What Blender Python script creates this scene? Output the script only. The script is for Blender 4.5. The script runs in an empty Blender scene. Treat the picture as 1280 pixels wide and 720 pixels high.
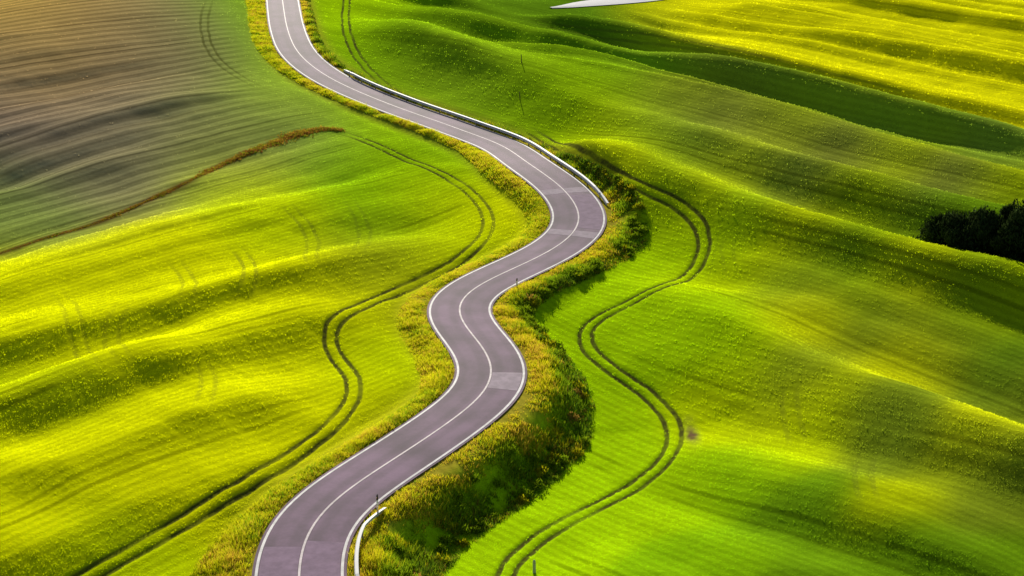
import bpy, bmesh, math, random
import numpy as np
from mathutils import Vector
rng = np.random.default_rng(7); random.seed(7)
sc = bpy.context.scene; C = sc.collection
A = math.radians(19.5); HC = 50.0
cA, sA = math.cos(A), math.sin(A)
F = 640/math.tan(math.radians(17.5))
# ------------------------------------------------------------ helpers
def rays(P):
    P = np.asarray(P, float); dx = (P[:,0]-640)/F; dy = -(P[:,1]-360)/F
    return np.stack([dx, cA+dy*sA, -sA+dy*cA], 1)
def plane(P, z=0.0):
    d = rays(P); t = (z-HC)/d[:,2]
    return np.stack([d[:,0]*t, d[:,1]*t], 1)
def proj(x, y, z):
    v = z-HC; zc = y*cA-v*sA
    return 640+F*x/zc, 360-F*(y*sA+v*cA)/zc
def spline(P, step):
    P = np.asarray(P, float); out = []
    Q = np.vstack([2*P[0]-P[1], P, 2*P[-1]-P[-2]])
    for i in range(1, len(Q)-2):
        p0, p1, p2, p3 = Q[i-1], Q[i], Q[i+1], Q[i+2]
        t = np.linspace(0, 1, 24, endpoint=False)[:,None]
        out.append(0.5*((2*p1)+(-p0+p2)*t+(2*p0-5*p1+4*p2-p3)*t**2+(-p0+3*p1-3*p2+p3)*t**3))
    out = np.vstack(out+[P[-1:]])
    s = np.concatenate([[0], np.cumsum(np.linalg.norm(np.diff(out, axis=0), axis=1))])
    n = max(3, int(s[-1]/step)+1); q = np.linspace(0, s[-1], n)
    return np.stack([np.interp(q, s, out[:,k]) for k in range(out.shape[1])], 1)
def gsm(a, sig):
    r = min(int(3*sig)+1, len(a)-2); k = np.exp(-0.5*(np.arange(-r, r+1)/sig)**2); k /= k.sum()
    lo = 2*a[0]-a[1:r+1][::-1]; hi = 2*a[-1]-a[-r-1:-1][::-1]
    return np.convolve(np.concatenate([lo, a, hi]), k, 'valid')
TAB = rng.random((256, 256))
def vn(x, y, o=0):
    x = np.asarray(x, float)+o*17.31; y = np.asarray(y, float)+o*9.77
    xi = np.floor(x).astype(int); yi = np.floor(y).astype(int); fx = x-xi; fy = y-yi
    fx = fx*fx*fx*(fx*(fx*6-15)+10); fy = fy*fy*fy*(fy*(fy*6-15)+10)
    a = TAB[xi & 255, yi & 255]; b = TAB[(xi+1) & 255, yi & 255]; c = TAB[xi & 255, (yi+1) & 255]; d = TAB[(xi+1) & 255, (yi+1) & 255]
    return (a+(b-a)*fx)*(1-fy)+(c+(d-c)*fx)*fy
def fbm(x, y, o=0):
    return (vn(x, y, o)+0.5*vn(2.03*x, 2.03*y, o+1)+0.25*vn(4.1*x, 4.1*y, o+2))/1.75
def sst(a, b, x):
    t = np.clip((x-a)/(b-a), 0, 1); return t*t*(3-2*t)
# ------------------------------------------------------------ terrain grid
ys = np.concatenate([np.linspace(20, 66, 24, endpoint=False), np.geomspace(66, 345, 620), np.geomspace(352, 1600, 60)])
us = np.concatenate([np.linspace(-3, -0.45, 26), np.linspace(-0.44, 0.44, 860), np.linspace(0.45, 3, 26)])
U, Y = np.meshgrid(us, ys); X = U*Y
NR, NC = X.shape
ir, ic = np.arange(NR), np.arange(NC)
def samp(G, x, y):
    fi = np.clip(np.interp(y, ys, ir), 0, NR-1.001); fj = np.clip(np.interp(x/np.maximum(y, 1), us, ic), 0, NC-1.001)
    i = fi.astype(int); j = fj.astype(int); a = fi-i; b = fj-j
    if G.ndim == 3: a = a[..., None]; b = b[..., None]
    return (G[i, j]*(1-b)+G[i, j+1]*b)*(1-a)+(G[i+1, j]*(1-b)+G[i+1, j+1]*b)*a
def pdist(P, margin):
    D = np.full((NR, NC), 1e6); S = np.full((NR, NC), 1e6); T = np.zeros((NR, NC))
    for i in range(len(P)-1):
        a, b = P[i], P[i+1]
        y0 = max(min(a[1], b[1])-margin, ys[0]); y1 = max(a[1], b[1])+margin
        r0, r1 = np.searchsorted(ys, y0), np.searchsorted(ys, y1)
        x0 = min(a[0], b[0])-margin; x1 = max(a[0], b[0])+margin
        c0 = np.searchsorted(us, min(x0/y0, x0/y1)); c1 = np.searchsorted(us, max(x1/y0, x1/y1))
        if r1 <= r0 or c1 <= c0: continue
        sl = (slice(r0, r1), slice(c0, c1))
        dx, dy = b-a; L2 = dx*dx+dy*dy+1e-9
        rx = X[sl]-a[0]; ry = Y[sl]-a[1]
        t = np.clip((rx*dx+ry*dy)/L2, 0, 1)
        d = np.hypot(rx-t*dx, ry-t*dy); m = d < D[sl]
        s = np.where(dx*ry-dy*rx > 0, d, -d)
        D[sl] = np.where(m, d, D[sl]); S[sl] = np.where(m, s, S[sl]); T[sl] = np.where(m, i+t, T[sl])
    return D, S, T
H = np.zeros((NR, NC))
H += 40*sst(360, 1100, Y)*(0.4+fbm(X/180, Y/180, 3))
def ridge(pts, h, sf, sn, t0=0.0, t1=0.0, step=4.0, pw=1.6, rd=1.2, mod=0):
    P = spline(plane(pts, h*0.9), step)
    D, S, T = pdist(P, 4.0*max(sf, sn)); T = T/(len(P)-1)
    sg = np.clip(S/2.0, -1, 1)*.5+.5
    sig = sn+(sf-sn)*sg
    Dr = np.sqrt(D*D+rd**2)-rd
    e = np.exp(-0.72*(Dr/sig)**pw)
    if t0: e = e*sst(0, t0, T)
    if t1: e = e*(1-sst(1-t1, 1, T))
    if mod: e = e*(.78+.44*vn(T*5+mod*3.7, T*0+mod, mod))
    return h*e
# points run left to right in the picture, so the far flank is S>0; t0/t1 taper the ridge out at its ends
RG = np.zeros((NR, NC))
FAR_CREST = [(500,-22),(600,8),(720,36),(880,56),(980,80),(1130,118),(1290,155),(1420,190)]
for r in [
    ([(-160,402),(0,364),(90,336),(180,311),(290,274),(400,250),(470,229),(560,213)], 2.1, 5.5, 3.8, 0, .5, 4.0, 1.6, 1.2, 3),
    ([(-160,472),(0,430),(90,405),(180,383),(290,349),(380,328),(450,303),(600,266)], 2.4, 4.7, 3.0, 0, .42, 4.0, 1.6, 1.2, 5),
    ([(-160,563),(0,510),(70,489),(160,457),(260,424),(350,388),(440,364),(540,330)], 2.4, 4.7, 3.0, 0, .45, 4.0, 1.6, 1.2, 8),
    ([(-160,646),(0,590),(80,569),(170,532),(260,500),(350,458),(430,430)], 2.2, 4.5, 2.9, 0, .45, 4.0, 1.6, 1.2, 11),
    ([(-100,720),(60,664),(150,624),(280,573),(380,520)], 1.4, 4.0, 3.0, 0, .5, 4.0, 1.6, 1.2, 14),
    ([(-200,60),(0,20),(120,-30)], 7.0, 30, 34),
    ([(0,235),(120,190),(220,150),(330,105)], 0.9, 10, 10, .2, .4),
    ([(-100,150),(60,95),(180,50),(260,15)], 0.9, 13, 12, 0, .4),
    # right of the road
    (FAR_CREST, 3.1, 13, 10.0, .3, 0, 4.0, 1.6, 1.5),
    ([(820,-22),(950,8),(1100,40),(1290,84),(1400,110)], 2.6, 8, 6.0, .3, 0, 4.0, 1.4, .8),
    ([(980,-25),(1120,-2),(1290,30),(1400,50)], 2.4, 8, 6.5, .3, 0, 4.0, 1.4, .8),
    ([(430,5),(560,62),(680,106),(800,148),(930,190),(1080,238),(1300,304),(1420,340)], 4.3, 6.0, 4.8, .22, 0, 4.0, 1.4, .8),
    ([(600,30),(760,84),(860,112),(980,146),(1120,186),(1300,238),(1420,270)], 4.5, 6.0, 5.0, .28, 0, 4.0, 1.4, .8),
    ([(760,70),(900,98),(1040,130),(1180,166),(1300,198),(1420,230)], 2.6, 3.6, 3.0, .3, 0, 4.0, 1.4, .8),
    ([(640,136),(780,188),(880,226),(1000,270),(1150,318),(1290,356),(1420,392)], 5.0, 6.0, 5.0, .26, 0, 4.0, 1.35, .7),
    ([(720,262),(800,300),(900,352),(1000,406),(1130,470),(1290,546),(1420,604)], 4.8, 5.0, 3.9, .48, 0, 4.0, 1.35, .7),
    ([(900,345),(1000,385),(1100,424),(1290,490)], 1.2, 2.6, 2.0, .4, 0, 4.0, 1.4, .5),
    ([(800,462),(900,520),(1000,576),(1130,645),(1290,740)], 2.7, 4.8, 3.4, .6, 0, 4.0, 1.4, .8),
]: RG += ridge(*r)
H += RG
roadless_upl = sst(205, 245, Y)*(X < -.05*Y)
H += 1.0*(fbm(X/22, Y/22, 5)-0.5)*(1-.9*roadless_upl)
def march(P, G):
    d = rays(P); yv = np.geomspace(64, 900, 1400)
    t = yv[None,:]/d[:,1:2]; x = t*d[:,0:1]; z = HC+t*d[:,2:3]; y = np.broadcast_to(yv, x.shape)
    h = samp(G, x.ravel(), y.ravel()).reshape(x.shape)
    k = np.argmax(z < h, axis=1); k = np.clip(k, 1, None); ii = np.arange(len(d))
    e0 = z[ii,k-1]-h[ii,k-1]; e1 = z[ii,k]-h[ii,k]; w = e0/(e0-e1+1e-9)
    tt = t[ii,k-1]*(1-w)+t[ii,k]*w
    return np.stack([tt*d[:,0], tt*d[:,1]], 1)
# ------------------------------------------------------------ road line
RC = [(378,800),(374,760),(371,720),(373,690),(386,655),(415,627),(460,598),(518,560),(568,526),(604,500),(620,475),(614,448),(592,423),(572,402),(567,383),
      (588,363),(632,342),(680,322),(714,302),(728,281),(722,257),(700,232),(665,207),(620,182),(565,160),(505,139),(450,118),(405,95),(373,68),(360,40),(355,15),(353,0)]
P = spline(RC, 4.0); W = march(P, H)
last = W[-1]; dr = (W[-1]-W[-12]); dr /= np.linalg.norm(dr)
W = np.vstack([W, [last+dr*q for q in (15, 30, 50, 75, 100)]])
W = spline(W, 0.8)
CX, CY = gsm(W[:,0], 4.5), gsm(W[:,1], 4.5)
cl = spline(np.stack([CX, CY], 1), 0.8); CX, CY = cl[:,0], cl[:,1]
CZ = gsm(samp(H, CX, CY), 9.0)+0.15
TX, TY = np.gradient(CX), np.gradient(CY); q = np.hypot(TX, TY); TX /= q; TY /= q
NX, NY = TY, -TX
PX_, PY_ = proj(CX, CY, CZ)
HW = 2.9
drop_py = [-60, 0, 100, 200, 250, 290, 330, 380, 430, 500, 580, 650, 720, 800]
drop_v  = [0.2, 0.3, 0.3, 0.4, 0.6, 0.9, 0.9, 1.2, 1.9, 2.6, 2.5, 2.1, 1.5, 1.2]
o = np.argsort(CY); dropY = np.interp(Y, CY[o], np.interp(PY_, drop_py, drop_v)[o])
RD, RS, RT = pdist(cl, 46.0); RS = -RS            # right of the road positive
rz = np.interp(RT, np.arange(len(CZ)), CZ)
rs = np.where(RD < 1e5, RS, 1e3)
roadx = np.interp(Y, CY[o], CX[o]); right = X > roadx
warp = np.where(right, 3.0, 3.0)*(fbm(X/40, Y/40, 12)-0.5)
row0 = np.where(right, (10*X+8*Y)/12.8, (10*X-8*Y)/12.8)+warp
alo = np.where(right, (8*X-10*Y)/12.8, (8*X+10*Y)/12.8)
fold = np.where(right, 1.7*(vn(row0/6.5, alo/130, 50)-.5)+(1.1+.9*sst(165, 210, Y))*(vn(row0/3.8, alo/140, 52)-.5), 1.2*(vn(row0/6.5, alo/55, 54)-.5)+0.8*(vn(row0/3.4, alo/32, 57)-.5))
upl = sst(205, 245, Y)*(~right)
H += fold*(1-upl)*sst(7, 26, RD)
off = -dropY*sst(3.6, 8.6, rs)*(1-sst(14, 44, rs))
off += np.where(rs < 0, -0.35*np.exp(-0.5*((rs+5.2)/1.0)**2), 0)
wr = 1-sst(3.3, 6.4, RD)
lump = (0.22*(fbm(X/5.5, Y/5.5, 8)-0.5)+0.04*(fbm(X/1.9, Y/1.9, 9)-0.5))*(1-.6*upl)
H = (H+off+lump*sst(3.6, 6, RD))*(1-wr)+(rz-0.10)*wr
# ------------------------------------------------------------ bed of the pale path far up
pp = spline(plane([(688,14),(708,11),(735,6),(770,1),(815,-4),(860,-9)], 1.5), 2.0)
PD, PS, PT = pdist(pp, 30.0)
pz = gsm(np.maximum(samp(H, pp[:,0], pp[:,1]), 1.0), 6)
pzg = np.interp(PT, np.arange(len(pz)), pz); wp_ = np.where(PD < 1e5, 1-sst(6, 22, PD), 0)
H = H*(1-wp_)+pzg*wp_
# ------------------------------------------------------------ tractor tracks: (weight, points)
TR = [
  (.85, [(415,163),(450,172),(500,195),(565,223),(603,255),(612,280),(600,303),(560,335),(480,370),(418,398),(402,415),(412,437),(438,462),(446,490),(425,525),(372,565),(305,606),(215,660),(122,715),(20,772),(-60,820)]),
  (1.0, [(655,158),(715,192),(770,224),(815,238),(855,258),(882,288),(884,312),(868,338),(825,362),(760,388),(730,405),(724,425),(748,452),(800,484),(836,514),(848,545),(834,577),(780,615),(704,654),(652,684),(630,710),(620,750),(615,820)]),
  (.75, [(437,-20),(432,15),(435,45),(452,78),(490,112),(545,138)]),
  (.4, [(600,10),(720,38),(840,52),(960,76),(1100,112),(1290,156)]),
  (.5, [(265,-10),(255,30),(268,70),(310,102),(370,128)]),
  (.30, [(60,352),(88,385),(96,420),(112,455),(134,490)]), (.34, [(352,250),(372,270),(392,300),(388,322),(404,360)]), (.32, [(282,300),(306,322),(312,348),(298,385)]), (.26, [(212,320),(236,350),(230,390)]),
  (.28, [(160,372),(136,415),(152,445),(170,480)]), (.26, [(432,240),(456,290),(440,330)]), (.22, [(240,430),(262,470),(250,520)]),
  (.24, [(990,470),(986,510),(1000,560)]), (.24, [(1100,540),(1078,585),(1090,640)]), (.2, [(920,280),(908,310),(918,350)]),
]
TH = 0.56
trk = np.full((NR, NC), 60.0); tkw = np.ones((NR, NC))
for wgt, t in TR:
    w = spline(march(spline(t, 4.0), H), 0.7); g_ = 4 if wgt > .7 else 2
    w = np.stack([gsm(w[:,0], g_), gsm(w[:,1], g_)], 1); w = spline(w, 1.6)
    D, S, T = pdist(w, 5.0); T = T/(len(w)-1); fe = .06 if wgt > .7 else .35
    m = np.abs(S) < np.abs(trk); trk = np.where(m, S, trk); tkw = np.where(m, wgt*sst(0, fe, T)*(1-sst(1-fe, 1, T)), tkw)
tkw = np.minimum(tkw*(.45+1.2*np.clip(fbm(X/4, Y/4, 60), .15, .75)), 1.0)
trk = trk+.26*(fbm(X/3, Y/3, 63)-.5)
rutm = (1-sst(0.12, 0.36, np.abs(np.abs(trk)-TH)))*tkw
H -= 0.11*rutm
DL = [(-60,338),(0,318),(60,298),(120,280),(200,245),(280,206),(340,180),(395,163),(425,164)]
dl = spline(march(spline(DL, 4.0), H), 1.5)
DD, DS, DT = pdist(dl, 6.0)
H += 0.1*np.exp(-0.5*(DD/1.0)**2)
# ------------------------------------------------------------ crop colour, with light and shade of the slopes partly painted in
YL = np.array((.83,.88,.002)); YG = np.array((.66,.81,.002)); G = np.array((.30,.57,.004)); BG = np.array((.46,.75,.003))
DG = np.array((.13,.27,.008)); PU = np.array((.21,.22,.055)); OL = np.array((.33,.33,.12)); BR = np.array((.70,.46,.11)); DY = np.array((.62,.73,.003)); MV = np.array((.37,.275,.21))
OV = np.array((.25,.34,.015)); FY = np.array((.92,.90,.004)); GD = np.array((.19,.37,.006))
cps = [  # crests painted yellower and near flanks darker, to deepen the folds' light and shade
 (20,10,BR),(130,15,BR*.75+MV*.25),(220,20,MV*.4+OL*.6),(300,20,G),(430,20,BG),(520,30,G),(620,20,DG),(620,60,BG),(700,55,DG),(700,5,DG),
 (40,80,BR*.45+MV*.55),(150,90,MV),(100,50,BR*.8+MV*.1),(190,55,BR*.4+MV*.3+OL*.3),(230,90,OL*.7+MV*.3),(340,120,BG),(460,70,G),(540,95,PU*.4+GD*.6),(600,110,PU*.5+G*.5),(560,62,BG),(680,104,BG),(640,130,GD),(720,140,GD),
 (800,72,PU*.3+G*.7),(760,84,G),(860,110,YG*.75),(980,142,YG*.8),(1120,182,YG*.8),(1260,222,YG*.75),(900,90,PU*.4+GD*.6),(1010,115,PU*.4+G*.6),(1130,150,PU*.4+G*.6),(1250,190,PU*.5+G*.5),
 (840,135,PU*.9),(900,155,PU),(960,172,PU*.9),(1060,200,PU*.9),(1180,236,PU*.8),(1270,262,DG),(800,146,BG*.9),(930,186,YG*.9),(1080,233,YG*.85),(1200,268,G*.75),
 (50,170,MV*.95),(150,160,MV*.7+OL*.3),(270,150,OL),(350,150,OL),(480,155,BG),(600,145,G),(650,160,BG),(740,165,YG),(830,185,GD),(880,205,PU*.4+G*.6),(980,230,PU*.6+GD*.4),(1080,265,DG),(1200,292,DG),(1270,300,DG),
 (40,260,OL*.6+DG*.6),(130,220,OL*.8+MV*.2),(250,180,OL),(300,230,YG),(430,210,G),(540,200,G),(560,250,YG),(640,270,YL),(780,192,YL),(880,226,YL),(1000,266,YL),(1150,312,YL),(1260,344,YG),
 (60,340,YL),(200,310,YL),(350,280,YG),(480,275,G),(590,310,YG),(820,270,BG),(920,275,G),(1010,310,GD),(1100,340,GD),(1220,372,DG),(850,320,BG),
 (50,400,YL),(200,370,YL),(350,350,YL),(470,315,OV),(420,350,YL),(520,340,YL),(700,400,BG),(800,410,BG),(900,345,YG),(1000,400,YL),(1130,462,YL),(1240,520,YL),(1000,360,OV),(1100,400,OV),(1180,440,OV*.9),(1260,440,DG),(1270,490,OV),
 (40,470,DY),(200,450,YL),(350,430,YL),(480,460,YG),(780,450,BG),(870,390,BG),(920,420,BG),(1010,450,OV),(1110,505,OV),(1220,560,OV),
 (50,560,YL),(200,530,YL),(350,510,YL),(470,520,YL),(770,550,BG),(900,500,YG),(1000,560,YG),(1130,620,DY*.8),(1250,690,GD),(1000,510,DY),(1120,560,OV),(1240,620,OV*.9),
 (50,640,YL),(200,600,YL),(150,700,YG),(330,580,YL),(600,690,BG),(700,650,BG),(850,620,BG*.9),(930,590,G),(1000,640,GD),(1120,690,GD*.9),(900,700,G),(1030,710,GD),(1260,640,OV*.8),
]
cw = march([(c[0], c[1]) for c in cps], H)
def qc(x, y): return F*x/y, F*HC/y*0.92
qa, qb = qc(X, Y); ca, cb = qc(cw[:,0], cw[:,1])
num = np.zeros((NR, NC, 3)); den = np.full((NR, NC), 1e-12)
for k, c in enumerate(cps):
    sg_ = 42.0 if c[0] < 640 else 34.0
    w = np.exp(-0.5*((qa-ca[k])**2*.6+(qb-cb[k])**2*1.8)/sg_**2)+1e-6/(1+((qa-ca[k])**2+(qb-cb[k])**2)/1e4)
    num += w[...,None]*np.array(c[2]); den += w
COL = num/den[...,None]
fc = spline(plane(FAR_CREST, 4.0), 4.0); FD, FS, FT = pdist(fc, 70.0)
fs = np.where(FD < 1e5, FS, np.where((Y > 270) & right, 60.0, -60.0))
fm = sst(-9.0, 3.0, fs+9.0*(fbm(alo/26, row0/7, 33)-.5))*sst(12, 34, X)*right
COL = COL*(1-fm[...,None])+fm[...,None]*FY*(.85+.2*sst(4, 20, fs))[...,None]
soil = sst(.035, .10, COL[...,2])
rowc = row0-.6*warp+0.15*H
streak = 0.88+0.24*(0.6*vn(rowc/1.1, alo/30, 20)+0.4*vn(rowc/3.5, alo/50, 21)); streak = 1+(streak-1)*(1-.9*soil)
patch = 0.92+0.16*fbm(X/9, Y/9, 23)
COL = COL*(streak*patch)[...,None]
bw = march([(864,542)], H)[0]; q = np.exp(-((X-bw[0])/.42)**2-((Y-bw[1])/2.0)**2); q = np.clip(q*2.4*(fbm(X/.8, Y/.8, 90)), 0, 1)
COL = COL*(1-q[...,None])+q[...,None]*np.array((.22,.14,.07)); bare = q
vm = np.exp(-0.5*(np.maximum(RD-HW-.6, 0)/1.2)**2)
COL = COL*(1-vm[...,None])+vm[...,None]*np.array((.52,.44,.04))
dw = 0.15+.5*fbm(X/4, Y/4, 70)
vm = (np.exp(-0.5*(DD/dw)**2)*(.55+.6*fbm(X/3, Y/3, 71)))[...,None]
COL = COL*(1-vm)+vm*np.array((.16,.065,.025))
# ------------------------------------------------------------ materials
def mat(name):
    m = bpy.data.materials.new(name); m.use_nodes = True; n = m.node_tree; n.nodes.clear()
    out = n.nodes.new('ShaderNodeOutputMaterial'); return m, n, out
class NT:
    def __init__(s, nt): s.n = nt
    def new(s, t, **k):
        o = s.n.nodes.new(t)
        for a, b in k.items(): setattr(o, a, b)
        return o
    def put(s, sock, v):
        if hasattr(v, 'is_output') or isinstance(v, bpy.types.NodeSocket): s.n.links.new(v, sock)
        else: sock.default_value = v
    def attr(s, name, which='Color'):
        return s.new('ShaderNodeAttribute', attribute_name=name).outputs[which]
    def math(s, op, a, b=0.0):
        o = s.new('ShaderNodeMath', operation=op); s.put(o.inputs[0], a); s.put(o.inputs[1], b); return o.outputs[0]
    def mrange(s, v, a, b, c, d):
        o = s.new('ShaderNodeMapRange', interpolation_type='SMOOTHSTEP'); s.put(o.inputs[0], v)
        for i, q in enumerate((a, b, c, d)): s.put(o.inputs[i+1], q)
        return o.outputs[0]
    def noise(s, vec, scale, detail=3, rough=0.6):
        o = s.new('ShaderNodeTexNoise'); s.put(o.inputs['Vector'], vec); o.inputs['Scale'].default_value = scale
        o.inputs['Detail'].default_value = detail; o.inputs['Roughness'].default_value = rough; return o.outputs[0]
    def mix(s, f, a, b, mode='MIX'):
        o = s.new('ShaderNodeMix', data_type='RGBA', blend_type=mode); s.put(o.inputs[0], f); s.put(o.inputs[6], a); s.put(o.inputs[7], b); return o.outputs[2]
    def scalecol(s, c, v):
        o = s.new('ShaderNodeVectorMath', operation='SCALE'); s.put(o.inputs[0], c); s.put(o.inputs[3], v); return o.outputs[0]
    def pos(s): return s.new('ShaderNodeNewGeometry').outputs['Position']
def rgba(c): return (c[0], c[1], c[2], 1)
def simple(name, c, rough=0.6, metal=0.0, nscale=6.0, nv=0.25, bump=0.0, spec=0.3):
    m, n, out = mat(name); t = NT(n)
    p = t.new('ShaderNodeBsdfPrincipled'); p.inputs['Roughness'].default_value = rough; p.inputs['Metallic'].default_value = metal
    p.inputs['Specular IOR Level'].default_value = spec
    nz = t.noise(t.pos(), nscale)
    k = t.mrange(nz, 0.25, 0.75, 1-nv, 1+nv)
    t.put(p.inputs['Base Color'], t.scalecol(rgba(c)[:3], k))
    if bump:
        b = t.new('ShaderNodeBump'); b.inputs['Distance'].default_value = bump; t.put(b.inputs['Height'], nz); t.put(p.inputs['Normal'], b.outputs[0])
    n.links.new(p.outputs[0], out.inputs[0]); return m
def m_ground():
    m, n, out = mat('field_soil_and_crop'); t = NT(n); pos = t.pos()
    col = t.attr('col'); tr = t.attr('trk', 'Fac'); rc = t.attr('rowc', 'Fac'); va = t.attr('cropv', 'Fac'); tw = t.attr('tkw', 'Fac'); so = t.attr('soil', 'Fac'); ra = t.attr('rowa', 'Fac')
    n1 = t.noise(pos, 2.2, 4, .7); n2 = t.noise(pos, 0.35, 3)
    kb = t.math('MULTIPLY', t.mrange(n1, .3, .7, .92, 1.06), t.mrange(n2, .3, .7, .95, 1.04))
    sn = t.math('SINE', t.math('MULTIPLY', rc, 2*math.pi/0.8)); k = t.mrange(sn, -1, 1, .88, 1.06)
    s2 = t.math('SINE', t.math('ADD', t.math('MULTIPLY', rc, 2*math.pi/2.2), t.math('MULTIPLY', n2, 1.0)))
    k = t.math('MULTIPLY', k, t.mrange(s2, -1, 1, t.math('SUBTRACT', .97, t.math('MULTIPLY', so, .24)), t.math('ADD', 1.02, t.math('MULTIPLY', so, .12))))
    tm = t.math('ABSOLUTE', t.math('SUBTRACT', t.math('ABSOLUTE', t.math('SUBTRACT', t.math('MODULO', t.math('ADD', rc, 2000.0), 13.0), 6.5)), 0.7))
    k = t.math('MULTIPLY', k, t.math('SUBTRACT', 1.0, t.math('MULTIPLY', va, t.mrange(tm, .12, .34, .30, 0.0))))
    k = t.math('ADD', 1.0, t.math('MULTIPLY', t.math('SUBTRACT', k, 1.0), ra))
    c = t.scalecol(col, t.math('MULTIPLY', k, kb))
    rm = t.mrange(t.math('ABSOLUTE', t.math('SUBTRACT', t.math('ABSOLUTE', tr), TH)), .10, .29, 1.0, 0.0)
    rm = t.math('MULTIPLY', t.math('MULTIPLY', rm, tw), t.mrange(n1, .25, .6, .65, 1.0))
    c = t.mix(rm, c, (.10, .10, .02, 1))
    b = t.new('ShaderNodeBump'); b.inputs['Distance'].default_value = .10; b.inputs['Strength'].default_value = .4; t.put(b.inputs['Height'], n1)
    p = t.new('ShaderNodeBsdfDiffuse'); t.put(p.inputs['Color'], c); t.put(p.inputs['Normal'], b.outputs[0])
    n.links.new(p.outputs[0], out.inputs[0]); return m
def m_blade(name, gw=0.4, tl=0.25):
    m, n, out = mat(name); t = NT(n)
    col = t.attr('col'); nr = t.attr('nrm', 'Vector'); g = t.new('ShaderNodeNewGeometry').outputs['Normal']
    vm = t.new('ShaderNodeMix', data_type='VECTOR'); vm.inputs[0].default_value = gw; t.put(vm.inputs[4], nr); t.put(vm.inputs[5], g)
    nn = t.new('ShaderNodeVectorMath', operation='NORMALIZE'); t.put(nn.inputs[0], vm.outputs[1])
    k = t.mrange(t.noise(t.pos(), 1.3, 3), .3, .7, .92, 1.07); c = t.scalecol(col, k)
    d = t.new('ShaderNodeBsdfDiffuse'); t.put(d.inputs[0], c); t.put(d.inputs['Normal'], nn.outputs[0])
    fl = t.new('ShaderNodeVectorMath', operation='SCALE'); t.put(fl.inputs[0], nn.outputs[0]); fl.inputs[3].default_value = -1.0
    tr = t.new('ShaderNodeBsdfTranslucent'); t.put(tr.inputs[0], t.scalecol(c, tl)); t.put(tr.inputs['Normal'], fl.outputs[0])
    mx = t.new('ShaderNodeAddShader')
    n.links.new(d.outputs[0], mx.inputs[0]); n.links.new(tr.outputs[0], mx.inputs[1]); n.links.new(mx.outputs[0], out.inputs[0]); return m
def m_asphalt():
    m, n, out = mat('worn_asphalt'); t = NT(n); pos = t.pos(); lat = t.attr('lat', 'Fac')
    n1 = t.noise(pos, 0.3, 4); n2 = t.noise(pos, 5, 3); n3 = t.noise(pos, .12, 2)
    k = t.math('MULTIPLY', t.math('MULTIPLY', t.mrange(n1, .3, .7, .76, 1.26), t.mrange(n2, .3, .7, .95, 1.05)), t.mrange(n3, .35, .65, .82, 1.2))
    w = t.math('ABSOLUTE', t.math('SUBTRACT', t.math('ABSOLUTE', t.math('SUBTRACT', t.math('ABSOLUTE', lat), 1.45)), .75))
    k = t.math('MULTIPLY', k, t.mrange(w, .1, .5, .82, 1.03))
    p = t.new('ShaderNodeBsdfPrincipled'); p.inputs['Roughness'].default_value = .78; p.inputs['Specular IOR Level'].default_value = .2
    t.put(p.inputs['Base Color'], t.scalecol((.190, .106, .186), k))
    n.links.new(p.outputs[0], out.inputs[0]); return m
# ------------------------------------------------------------ object helpers
def tag(o, label=None, cat=None, group=None, kind=None):
    if label: o['label'] = label
    if cat: o['category'] = cat
    if group: o['group'] = group
    if kind: o['kind'] = kind
    return o
def link(name, me, m, parent=None):
    o = bpy.data.objects.new(name, me); C.objects.link(o); me.materials.append(m)
    if parent: o.parent = parent
    return o
def npmesh(name, V, Fc, smooth=False):
    V = np.asarray(V, np.float32); Fc = np.asarray(Fc, np.int32); k = Fc.shape[1]
    me = bpy.data.meshes.new(name); me.vertices.add(len(V)); me.vertices.foreach_set('co', V.ravel())
    me.loops.add(Fc.size); me.loops.foreach_set('vertex_index', Fc.ravel())
    me.polygons.add(len(Fc)); me.polygons.foreach_set('loop_start', np.arange(0, Fc.size, k, dtype=np.int32))
    if smooth: me.polygons.foreach_set('use_smooth', np.ones(len(Fc), bool))
    me.update(calc_edges=True); return me
def add_attr(me, name, typ, data):
    a = me.attributes.new(name, typ, 'POINT'); data = np.asarray(data, np.float32)
    if typ == 'FLOAT_COLOR':
        data = np.concatenate([data, np.ones((len(data), 1), np.float32)], 1); a.data.foreach_set('color', data.ravel())
    elif typ == 'FLOAT_VECTOR': a.data.foreach_set('vector', data.ravel())
    else: a.data.foreach_set('value', data.ravel())
def empty(name, loc):
    o = bpy.data.objects.new(name, None); C.objects.link(o); o.location = loc; return o
def gridfaces(nr, nc):
    i, j = np.meshgrid(np.arange(nr-1), np.arange(nc-1), indexing='ij'); a = (i*nc+j).ravel()
    return np.stack([a, a+1, a+nc+1, a+nc], 1)
# ------------------------------------------------------------ ground
me = npmesh('ground', np.stack([X.ravel(), Y.ravel(), H.ravel()], 1), gridfaces(NR, NC), True)
rowa = np.maximum(1-.45*sst(150, 270, Y), .95*soil*(~right))
for nm, dat in (('trk', trk), ('tkw', tkw), ('rowc', rowc), ('soil', soil), ('rowa', rowa), ('cropv', sst(7, 12, RD)*sst(1.5, 4, np.abs(trk)))): add_attr(me, nm, 'FLOAT', dat.ravel())
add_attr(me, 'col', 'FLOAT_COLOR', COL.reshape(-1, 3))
tag(link('ground', me, m_ground()), 'rolling green farmland hills folded into soft ridges', 'ground', kind='structure')
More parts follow.
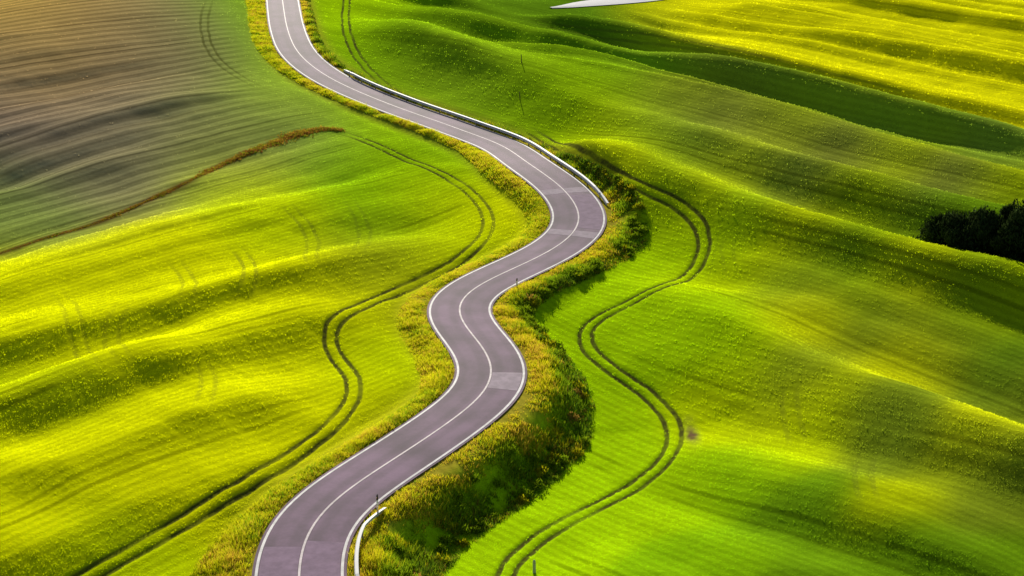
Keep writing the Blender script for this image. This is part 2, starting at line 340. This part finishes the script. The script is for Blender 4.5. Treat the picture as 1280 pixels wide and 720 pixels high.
# ------------------------------------------------------------ road
CR = 0.05
def rzat(s): return CZ+CR*(1-(s/HW)**2)
def ribbon(name, ss, dz, m, parent, i0=0, i1=None, lat=False):
    i1 = len(CX) if i1 is None else i1; ss = np.asarray(ss, float); sl = slice(i0, i1)
    V = np.stack([np.stack([CX[sl]+NX[sl]*s, CY[sl]+NY[sl]*s, (rzat(s)+dz)[sl]], 1) for s in ss], 1)
    me = npmesh(name, V.reshape(-1, 3), gridfaces(i1-i0, len(ss))[:, ::-1], True)
    if lat: add_attr(me, 'lat', 'FLOAT', np.tile(ss, i1-i0))
    return link(name, me, m, parent)
asph = m_asphalt()
road = tag(ribbon('road', np.linspace(-HW, HW, 13), 0, asph, None, lat=True), 'narrow winding grey asphalt road snaking through the green fields', 'road', kind='structure')
wht = simple('worn_white_road_paint', (.86, .82, .84), .7, 0, 1.2, .22)
cen = simple('thin_worn_centre_paint', (.76, .64, .68), .7, 0, 1.2, .28)
ribbon('edge_line', (-HW+.18, -HW+.36), .012, wht, road)
ribbon('edge_line', (HW-.36, HW-.18), .012, wht, road)
ribbon('centre_line', (-.075, .075), .012, cen, road)
pat = simple('pale_asphalt_repair', (.46, .36, .44), .85, 0, 1.5, .18, spec=.2)
pat2 = simple('lilac_asphalt_repair', (.32, .21, .315), .85, 0, 1.5, .18, spec=.2)
def idx(py): return int(np.argmin(np.abs(PY_-py)))
for a, b, s0, s1, m in ((790, 681, -HW+.42, -.12, pat2), (790, 680, .12, HW-.42, pat2), (286, 244, .12, HW-.42, pat2), (296, 287, -HW+.42, -.12, pat), (296, 287, .12, HW-.42, pat), (243, 235, -HW+.42, -.12, pat), (243, 235, .12, HW-.42, pat), (484, 468, .12, HW-.42, pat)):
    i, j = idx(a), idx(b)
    if j-i >= 2: ribbon('repair_patch', np.linspace(s0, s1, 4), .006, m, road, i, j+1)
# ------------------------------------------------------------ pale gravel path far up
pn = np.gradient(pp, axis=0); pn /= np.linalg.norm(pn, axis=1)[:, None]
V = []
wd = 3.0*np.clip(np.sin(np.linspace(.05, 3.0, len(pp))), 0, 1)+.3
for s in (-1, -.5, 0, .5, 1):
    V.append(np.stack([pp[:,0]-pn[:,1]*s*wd, pp[:,1]+pn[:,0]*s*wd, pz+.12+.12*(1-s*s)], 1))
me = npmesh('path', np.stack(V, 1).reshape(-1, 3), gridfaces(len(pp), 5), True)
tag(link('path', me, simple('pale_gravel', (.84, .82, .86), .9, 0, 1.0, .06)), 'short pale gravel farm path glimpsed beyond the far crest', 'path', kind='structure')
# ------------------------------------------------------------ blades
def blades(name, pos, hgt, wid, col, k, spread, lean, m, nfix=None, base=0.6, tip=1.15, parent=None, cv=.22):
    n = len(pos); e = 0.5
    if nfix is None:
        gx = (samp(H, pos[:,0]+e, pos[:,1])-samp(H, pos[:,0]-e, pos[:,1]))/(2*e); gy = (samp(H, pos[:,0], pos[:,1]+e)-samp(H, pos[:,0], pos[:,1]-e))/(2*e)
        nr = np.stack([-gx, -gy, np.ones(n)], 1); nr /= np.linalg.norm(nr, axis=1)[:, None]
    else: nr = nfix
    N = n*k; P0 = np.repeat(pos, k, 0); h = np.repeat(hgt, k)*rng.uniform(.55, 1.15, N); w = np.repeat(wid, k); sp = np.repeat(spread, k)
    an = rng.uniform(0, 2*np.pi, N); r = sp*np.sqrt(rng.random(N))
    P0 = P0+np.stack([r*np.cos(an), r*np.sin(an), np.zeros(N)], 1)
    az = rng.uniform(0, 2*np.pi, N); wx = np.cos(az)*w/2; wy = np.sin(az)*w/2
    la = rng.uniform(0, 2*np.pi, N); lr = lean*h*rng.random(N)
    tipp = P0+np.stack([lr*np.cos(la), lr*np.sin(la), h], 1)
    z = np.full(N, -.04)
    V = np.stack([P0+np.stack([wx, wy, z], 1), P0+np.stack([-wx, -wy, z], 1), tipp], 1).reshape(-1, 3)
    c = np.repeat(col, k, 0)*rng.uniform(1-cv, 1+cv, (N, 1))
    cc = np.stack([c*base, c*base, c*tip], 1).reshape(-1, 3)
    nn = np.repeat(np.repeat(nr, k, 0), 3, 0)
    me = npmesh(name, V, np.arange(N*3).reshape(-1, 3)); add_attr(me, 'col', 'FLOAT_COLOR', cc); add_attr(me, 'nrm', 'FLOAT_VECTOR', nn)
    return link(name, me, m, parent)
mb = m_blade('wheat_leaves', .05, .90); mw = m_blade('weed_leaves', .25, .6)
N = 250000
qy = rng.uniform(1/345, 1/76, N); y = 1/qy; x = rng.uniform(-.43, .43, N)*y
rd = samp(np.minimum(RD, 100), x, y); tk = np.abs(samp(trk, x, y)); tkv = samp(tkw, x, y); rcv = samp(rowc, x, y)
tm = np.abs(np.abs(np.mod(rcv+2000, 13)-6.5)-.7)
ra_ = samp(rowa, x, y)
keep = (rd > 5.2) & ((np.abs(tk-TH) > .27) | (rng.random(N) > tkv*1.2)) & ((tm > .26) | (rng.random(N) < .45)) & (samp(np.minimum(DD, 50), x, y) > .6) & (samp(np.minimum(PD, 50), x, y) > 4.2) & (rng.random(N) < .72+.26*ra_*np.sin(rcv*2*np.pi/.8)) & (rng.random(N) > .9*samp(soil, x, y)) & (rng.random(N) > samp(bare, x, y)*1.5)
x, y = x[keep], y[keep]; z = samp(H, x, y); c = samp(COL, x, y); rt = x > np.interp(y, CY[o], CX[o])
sc_ = y/120
for side, lab in ((~rt, 'bright yellow green young wheat covering the folds left of the road'), (rt, 'green young wheat covering the slopes right of the road')):
    ob = blades('young_wheat', np.stack([x, y, z], 1)[side], .065*sc_[side]**.5, .05*sc_[side], c[side], 4, .22*sc_[side], 1.0, mb, base=.98, tip=1.04, cv=.05)
    tag(ob, lab, 'crop', kind='stuff')
# ------------------------------------------------------------ roadside weeds
ro_py = [-60, 0, 60, 130, 200, 240, 290, 340, 400, 440, 490, 560, 650, 720, 800]
ro_v  = [4.2, 4.6, 4.4, 4.4, 4.6, 5.4, 7.6, 6.2, 6.6, 7.6, 8.6, 9.0, 9.2, 8.0, 7.4]
lo_py = [-60, 0, 50, 100, 150, 200, 250, 300, 360, 400, 450, 500, 560, 640, 720, 800]
lo_v  = [6.2, 6.2, 5.8, 4.6, 4.3, 5.2, 5.2, 5.2, 4.8, 5.5, 5.8, 4.8, 4.6, 5.0, 7.0, 7.4]
WC = {'g': np.array((.36,.54,.012)), 'y': np.array((.84,.78,.012)), 'o': np.array((.90,.60,.05)), 'd': np.array((.09,.19,.012)), 'b': np.array((.40,.24,.04))}
def weeds(sgn, n, opy, ov, lab):
    i = rng.integers(0, len(CX)-1, n); pw = 1/np.maximum(CY[i], 60); k = rng.random(n) < pw/pw.max()*1.2; i = i[k]; n = len(i)
    outer = np.interp(PY_[i], opy, ov); f = rng.random(n); s = 3.15+(outer-3.15)*f
    j = rng.uniform(-.6, .6, n); x = CX[i]+NX[i]*s*sgn+TX[i]*j; y = CY[i]+NY[i]*s*sgn+TY[i]*j
    rd = samp(np.minimum(RD, 60), x, y)
    cl_ = fbm(x/1.6, y/1.6, 31)*.6+fbm(x/4.5, y/4.5, 35)*.4; th = .22 if sgn < 0 else .30
    near = np.where((sgn > 0) & (PY_[i] > 84) & (PY_[i] < 268), 3.75, 3.12)
    k = (rd > near) & (cl_ > th+.12*rng.random(n)) & (y > 66) & (y < 345)
    x, y, f, cl_, i = x[k], y[k], f[k], cl_[k], i[k]; n = len(x)
    hue = fbm(x/3.0, y/3.0, 40)+rng.normal(0, .09, n)
    c = np.where((hue > .66)[:, None], WC['o'], np.where((hue > .45)[:, None], WC['y'], WC['g']))
    if sgn > 0:
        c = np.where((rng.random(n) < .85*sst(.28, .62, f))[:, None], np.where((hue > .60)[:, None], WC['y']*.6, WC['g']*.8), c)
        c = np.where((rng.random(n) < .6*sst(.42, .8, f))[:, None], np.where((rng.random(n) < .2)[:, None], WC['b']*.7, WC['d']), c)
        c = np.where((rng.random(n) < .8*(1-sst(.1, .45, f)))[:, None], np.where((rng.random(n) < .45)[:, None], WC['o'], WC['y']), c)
    else:
        c = np.where((rng.random(n) < .4*(1-f))[:, None], WC['o'], c)
        c = np.where((rng.random(n) < .5)[:, None], WC['y']*np.array((.92,1,1)), c)
    low = np.where((PY_[i] > 225) & (PY_[i] < 390), .7, 1.0)
    h = (.20+1.5*np.clip(cl_-.36, 0, .5))*(.35+1.0*np.sin(np.pi*np.clip(.12+.8*f, 0, 1)))*(.52 if sgn < 0 else .66)*rng.uniform(.5, 1.45, n)*low
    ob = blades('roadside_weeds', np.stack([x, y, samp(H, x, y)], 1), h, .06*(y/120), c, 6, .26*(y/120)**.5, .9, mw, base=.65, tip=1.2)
    tag(ob, lab, 'weeds', kind='stuff')
weeds(-1, 75000, lo_py, lo_v, 'yellow and orange wild weeds along the left verge of the road')
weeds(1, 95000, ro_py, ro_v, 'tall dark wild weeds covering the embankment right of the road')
# leafy scrub on the bank
nb = 420
i = rng.integers(0, len(CX)-1, nb*4); py = PY_[i]; k = ((py > 240) & (py < 760) & (rng.random(nb*4) < .26)); i = i[k]
s = 5.4+(np.interp(PY_[i], ro_py, ro_v)-5.6)*rng.random(len(i)); x = CX[i]+NX[i]*s; y = CY[i]+NY[i]*s
k = samp(np.minimum(RD, 60), x, y) > 5.0; x, y = x[k], y[k]
R = rng.uniform(.22, .58, len(x)); m_ = 150
d = rng.normal(0, 1, (len(x), m_, 3)); d /= np.linalg.norm(d, axis=2)[..., None]; d[..., 2] = np.abs(d[..., 2])*.9
p = np.stack([x, y, samp(H, x, y)], 1)[:, None, :]+d*(R[:, None]*rng.uniform(.3, 1.4, (len(x), m_)))[..., None]
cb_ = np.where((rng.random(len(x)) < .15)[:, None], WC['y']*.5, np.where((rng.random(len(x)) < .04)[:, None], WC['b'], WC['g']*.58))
blob_n = (d*.7+np.array((0, 0, .5))); blob_n /= np.linalg.norm(blob_n, axis=2)[..., None]
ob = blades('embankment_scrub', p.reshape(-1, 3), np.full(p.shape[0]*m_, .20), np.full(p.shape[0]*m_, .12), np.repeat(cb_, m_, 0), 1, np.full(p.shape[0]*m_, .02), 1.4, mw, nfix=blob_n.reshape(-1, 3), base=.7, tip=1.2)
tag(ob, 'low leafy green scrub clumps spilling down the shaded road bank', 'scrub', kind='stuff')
# dry grass line on the left
n = 4200; f = (len(dl)-1.01)*rng.random(n)**.7; a = f.astype(int); fr = (f-a)[:, None]; pt = dl[a]*(1-fr)+dl[a+1]*fr
thin = .32+1.0*(f/len(dl))**2
pt = pt+rng.normal(0, 1, (n, 2))*((.05+.5*vn(pt[:,0]/3, pt[:,1]/3, 80))*thin)[:, None]
c = np.where((rng.random(n) < .5)[:, None], WC['b']*np.array((.8,.55,.6)), np.where((rng.random(n) < .6)[:, None], WC['o']*.6, WC['g']*.7))*np.minimum(.5+.5*thin, 1)[:, None]
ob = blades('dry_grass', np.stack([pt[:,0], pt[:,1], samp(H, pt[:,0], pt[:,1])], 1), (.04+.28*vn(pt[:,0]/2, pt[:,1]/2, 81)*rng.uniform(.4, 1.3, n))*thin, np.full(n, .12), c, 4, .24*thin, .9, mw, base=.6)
tag(ob, 'strip of brown dry grass along the ditch between the left fields', 'dry grass', kind='stuff')
# ------------------------------------------------------------ guard rails
galv = simple('galvanised_rail', (.84, .83, .86), .6, .0, 4.0, .06); steel = simple('grey_steel_post', (.35, .35, .36), .6, .3, 8.0, .15)
PROF = [(0,.42),(.07,.47),(.07,.55),(.01,.61),(.07,.67),(.07,.74),(.02,.80),(-.18,.83),(-.20,.80),(-.03,.77),(.03,.73),(.03,.68),(-.03,.61),(.03,.54),(.03,.48),(-.03,.42)]
def bmobj(name, bm, m, parent=None):
    me = bpy.data.meshes.new(name); bm.to_mesh(me); bm.free(); return link(name, me, m, parent)
def box(bm, cx, cy, cz, sx, sy, sz, rot=0.0):
    r = bmesh.ops.create_cube(bm, size=1.0)['verts']
    for v in r:
        x, y = v.co.x*sx, v.co.y*sy
        v.co = Vector((cx+x*math.cos(rot)-y*math.sin(rot), cy+x*math.sin(rot)+y*math.cos(rot), cz+v.co.z*sz))
    return r
def guard_rail(pa, pb, label, s=3.55, lower=0.0, vs=1.0):
    i, j = idx(pa), idx(pb); root = empty('guard_rail', (CX[i]+NX[i]*s, CY[i]+NY[i]*s, CZ[i])); L = root.location
    bm = bmesh.new(); prev = None; ks = list(range(i, j+1))
    for q, k in enumerate(ks):
        ss = s; dz = -lower
        e = min(q, len(ks)-1-q)
        if e < 5: dz = -lower-.35*(1-e/5); ss = s+.25*(1-e/5)
        ring = [bm.verts.new((CX[k]+NX[k]*(ss-a)-L.x, CY[k]+NY[k]*(ss-a)-L.y, CZ[k]+.61+(b-.61)*vs+dz-L.z)) for a, b in PROF]
        if prev:
            for a in range(len(PROF)):
                b = (a+1) % len(PROF); bm.faces.new((prev[a], prev[b], ring[b], ring[a]))
        prev = ring
    bmobj('rail', bm, galv, root)
    for k in range(i+3, j-2, 5):
        bm = bmesh.new(); x = CX[k]+NX[k]*(s+.09)-L.x; y = CY[k]+NY[k]*(s+.09)-L.y; rt_ = math.atan2(TY[k], TX[k])
        box(bm, x, y, CZ[k]-L.z+.25-lower, .07, .12, .9, rt_); box(bm, x-NX[k]*.085, y-NY[k]*.085, CZ[k]-L.z+.61-lower, .10, .05, .16, rt_)
        bmobj('post', bm, steel, root)
    tag(root, label, 'guard rail')
guard_rail(258, 92, 'long pale metal guard rail along the upper stretch of road', s=3.12, lower=.22, vs=.85)
guard_rail(780, 627, 'short curved white guard rail at the bottom bend beside the bank', s=3.45, lower=.1, vs=.8)
# ------------------------------------------------------------ delineator posts and stakes
wp = simple('white_post_plastic', (.86, .86, .84), .5, 0, 6, .08); bp = simple('black_post_band', (.015, .015, .017), .5, 0, 6, .1); rf = simple('reflector_amber', (.6, .3, .05), .25, 0, 6, .05, spec=.6)
wood = simple('weathered_wood', (.09, .07, .05), .9, 0, 9, .3); stone = simple('pale_stone', (.5, .48, .44), .9, 0, 8, .2)
def prism(bm, r0, r1, z0, z1, n=10, sy=.6, slant=0.0):
    a = [bm.verts.new((r0*math.cos(2*math.pi*k/n), sy*r0*math.sin(2*math.pi*k/n), z0)) for k in range(n)]
    b = [bm.verts.new((r1*math.cos(2*math.pi*k/n), sy*r1*math.sin(2*math.pi*k/n), z1+slant*math.cos(2*math.pi*k/n))) for k in range(n)]
    for k in range(n): bm.faces.new((a[k], a[(k+1) % n], b[(k+1) % n], b[k]))
    bm.faces.new(b); bm.faces.new(a[::-1])
def delineator(py, s, label, h=1.1, split=.72):
    k = idx(py); x = CX[k]+NX[k]*s; y = CY[k]+NY[k]*s
    r = empty('delineator_post', (x, y, float(samp(H, np.array([x]), np.array([y]))[0])-.05)); r.rotation_euler.z = math.atan2(TY[k], TX[k])
    bm = bmesh.new(); prism(bm, .10, .085, 0, h*split); bmobj('post_body', bm, wp, r)
    bm = bmesh.new(); prism(bm, .092, .08, h*split+.002, h, slant=.03); bmobj('black_band', bm, bp, r)
    bm = bmesh.new(); box(bm, -.088, 0, h*(split+1)/2, .02, .05, .10); bmobj('reflector', bm, rf, r)
    tag(r, label, 'road marker post')
delineator(629, 3.20, 'black topped white marker post at the end of the lower guard rail', 1.25)
delineator(352, 3.15, 'small white marker post on the verge of the middle bend', 1.0, .8)
def stake(px, py, h, label, m, r0=.09, g=None):
    w = march([(px, py)], H)[0]; o_ = empty('field_stake', (w[0], w[1], float(samp(H, w[:1], w[1:])[0])-.1))
    bm = bmesh.new(); prism(bm, r0, r0*.8, 0, h, 8, 1.0, .02); bmobj('shaft', bm, m, o_)
    bm = bmesh.new(); prism(bm, r0*.82, r0*.35, h+.01, h+.12, 8, 1.0); bmobj('tip', bm, m, o_)
    o_.rotation_euler = (random.uniform(-.06, .06), random.uniform(-.06, .06), 0)
    tag(o_, label, 'stake', g)
stake(652, 78, 1.1, 'thin dark wooden stake on the upper right slope, higher of two', wood, .06)
stake(650, 124, 1.0, 'thin dark wooden stake on the upper right slope, lower of two', wood, .06)
stake(668, 716, .9, 'short pale stone marker between wheel ruts at the bottom edge', stone, .11)
# ------------------------------------------------------------ trees
bark = simple('dark_bark', (.06, .045, .03), .9, 0, 5, .3, .03); ml = m_blade('dark_evergreen_leaves', .4, .2)
def tube(bm, pts, rad, n=8):
    prev = None
    for (p, r) in zip(pts, rad):
        ring = [bm.verts.new((p[0]+r*math.cos(2*math.pi*k/n), p[1]+r*math.sin(2*math.pi*k/n), p[2])) for k in range(n)]
        if prev:
            for k in range(n): bm.faces.new((prev[k], prev[(k+1) % n], ring[(k+1) % n], ring[k]))
        prev = ring
    bm.faces.new(prev)
def tree(px, py, top, ww, seed, label, push=4.0):
    g = np.random.default_rng(seed); w = march([(px, py)], H)[0]; w = w*(1+push/w[1]); z0 = float(samp(H, w[:1], w[1:])[0])-.1
    dt = rays([(px, top)])[0]; hh = HC+dt[2]*w[1]/dt[1]-z0; print('TREE', hh, w, z0)
    hh = min(max(hh, 4.0), 11.0)/.95
    r = empty('evergreen_tree', (w[0], w[1], z0))
    bm = bmesh.new(); tube(bm, [(0,0,0),(.1,0,hh*.2),(.05,.1,hh*.5),(.1,.05,hh*.8)], [.3,.24,.16,.05])
    ncl = 84; cen_ = []
    for q in range(ncl):
        a = g.uniform(0, 2*math.pi); rr = ww/2*math.sqrt(g.random())*.95
        lobe = 1-.25*math.sin(a*2+seed)-.15*math.sin(a*3.0+1)
        zz = hh*(.08+.84*g.random()**.8*(1-.62*(rr/(ww/2))**1.6)*min(1, .82+.25*lobe)); cen_.append((rr*math.cos(a), rr*math.sin(a), zz))
        if q < 9: tube(bm, [(.05,.03,hh*.15+.1*q), (cen_[-1][0]*.5, cen_[-1][1]*.5, zz*.6), cen_[-1]], [.1,.07,.03], 6)
    bmobj('trunk', bm, bark, r)
    P_, N_, Cc = [], [], []
    for cx, cy, cz in cen_:
        m2 = 340; rad = g.uniform(.4, 1.25)*ww/10; d = g.normal(0, 1, (m2, 3)); d /= np.linalg.norm(d, axis=1)[:, None]
        P_.append(np.array((cx, cy, cz))+d*(rad*g.uniform(.3, 1.6, m2))[:, None]*np.array((1, 1, .9))); N_.append(d)
        Cc.append(np.tile(np.array((.034, .055, .014))*g.uniform(.5, 1.5), (m2, 1)))
    P_ = np.vstack(P_); P_[:,2] = np.maximum(P_[:,2], .15); N_ = np.vstack(N_); Cc = np.vstack(Cc); n_ = len(P_)
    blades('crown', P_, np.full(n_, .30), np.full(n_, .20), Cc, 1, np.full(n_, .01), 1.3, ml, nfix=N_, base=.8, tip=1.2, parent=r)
    tag(r, label, 'tree')
tree(1212, 330, 266, 8.8, 3, 'wide dark evergreen tree standing behind the right ridge', 8)
tree(1274, 334, 252, 9.6, 5, 'dark evergreen tree cut off by the right edge of the frame', 8)
# ------------------------------------------------------------ light, sky, camera
az, el = math.radians(-6), math.radians(20)
Ld = Vector((math.sin(az)*math.cos(el), math.cos(az)*math.cos(el), math.sin(el)))
sun = bpy.data.lights.new('sun', 'SUN'); sun.energy = 5.0; sun.angle = math.radians(.5); sun.color = (1, .95, .80)
so = bpy.data.objects.new('sun', sun); C.objects.link(so); so.rotation_euler = Ld.to_track_quat('Z', 'Y').to_euler(); so.location = (0, 0, 80)
w = bpy.data.worlds.new('World'); sc.world = w; w.use_nodes = True; nt = w.node_tree
sk = nt.nodes.new('ShaderNodeTexSky'); sk.sky_type = 'NISHITA'; sk.sun_disc = False; sk.sun_elevation = el; sk.sun_rotation = az
bg = nt.nodes['Background']; bg.inputs['Strength'].default_value = .055; nt.links.new(sk.outputs[0], bg.inputs[0])
cam = bpy.data.cameras.new('camera'); cam.sensor_width = 36; cam.lens = 18/math.tan(math.radians(17.5)); cam.clip_end = 5000
co = bpy.data.objects.new('camera', cam); C.objects.link(co); co.location = (0, 0, HC); co.rotation_euler = (math.pi/2-A, 0, 0); sc.camera = co
sc.view_settings.view_transform = 'Standard'; sc.view_settings.look = 'None'; sc.view_settings.exposure = 0
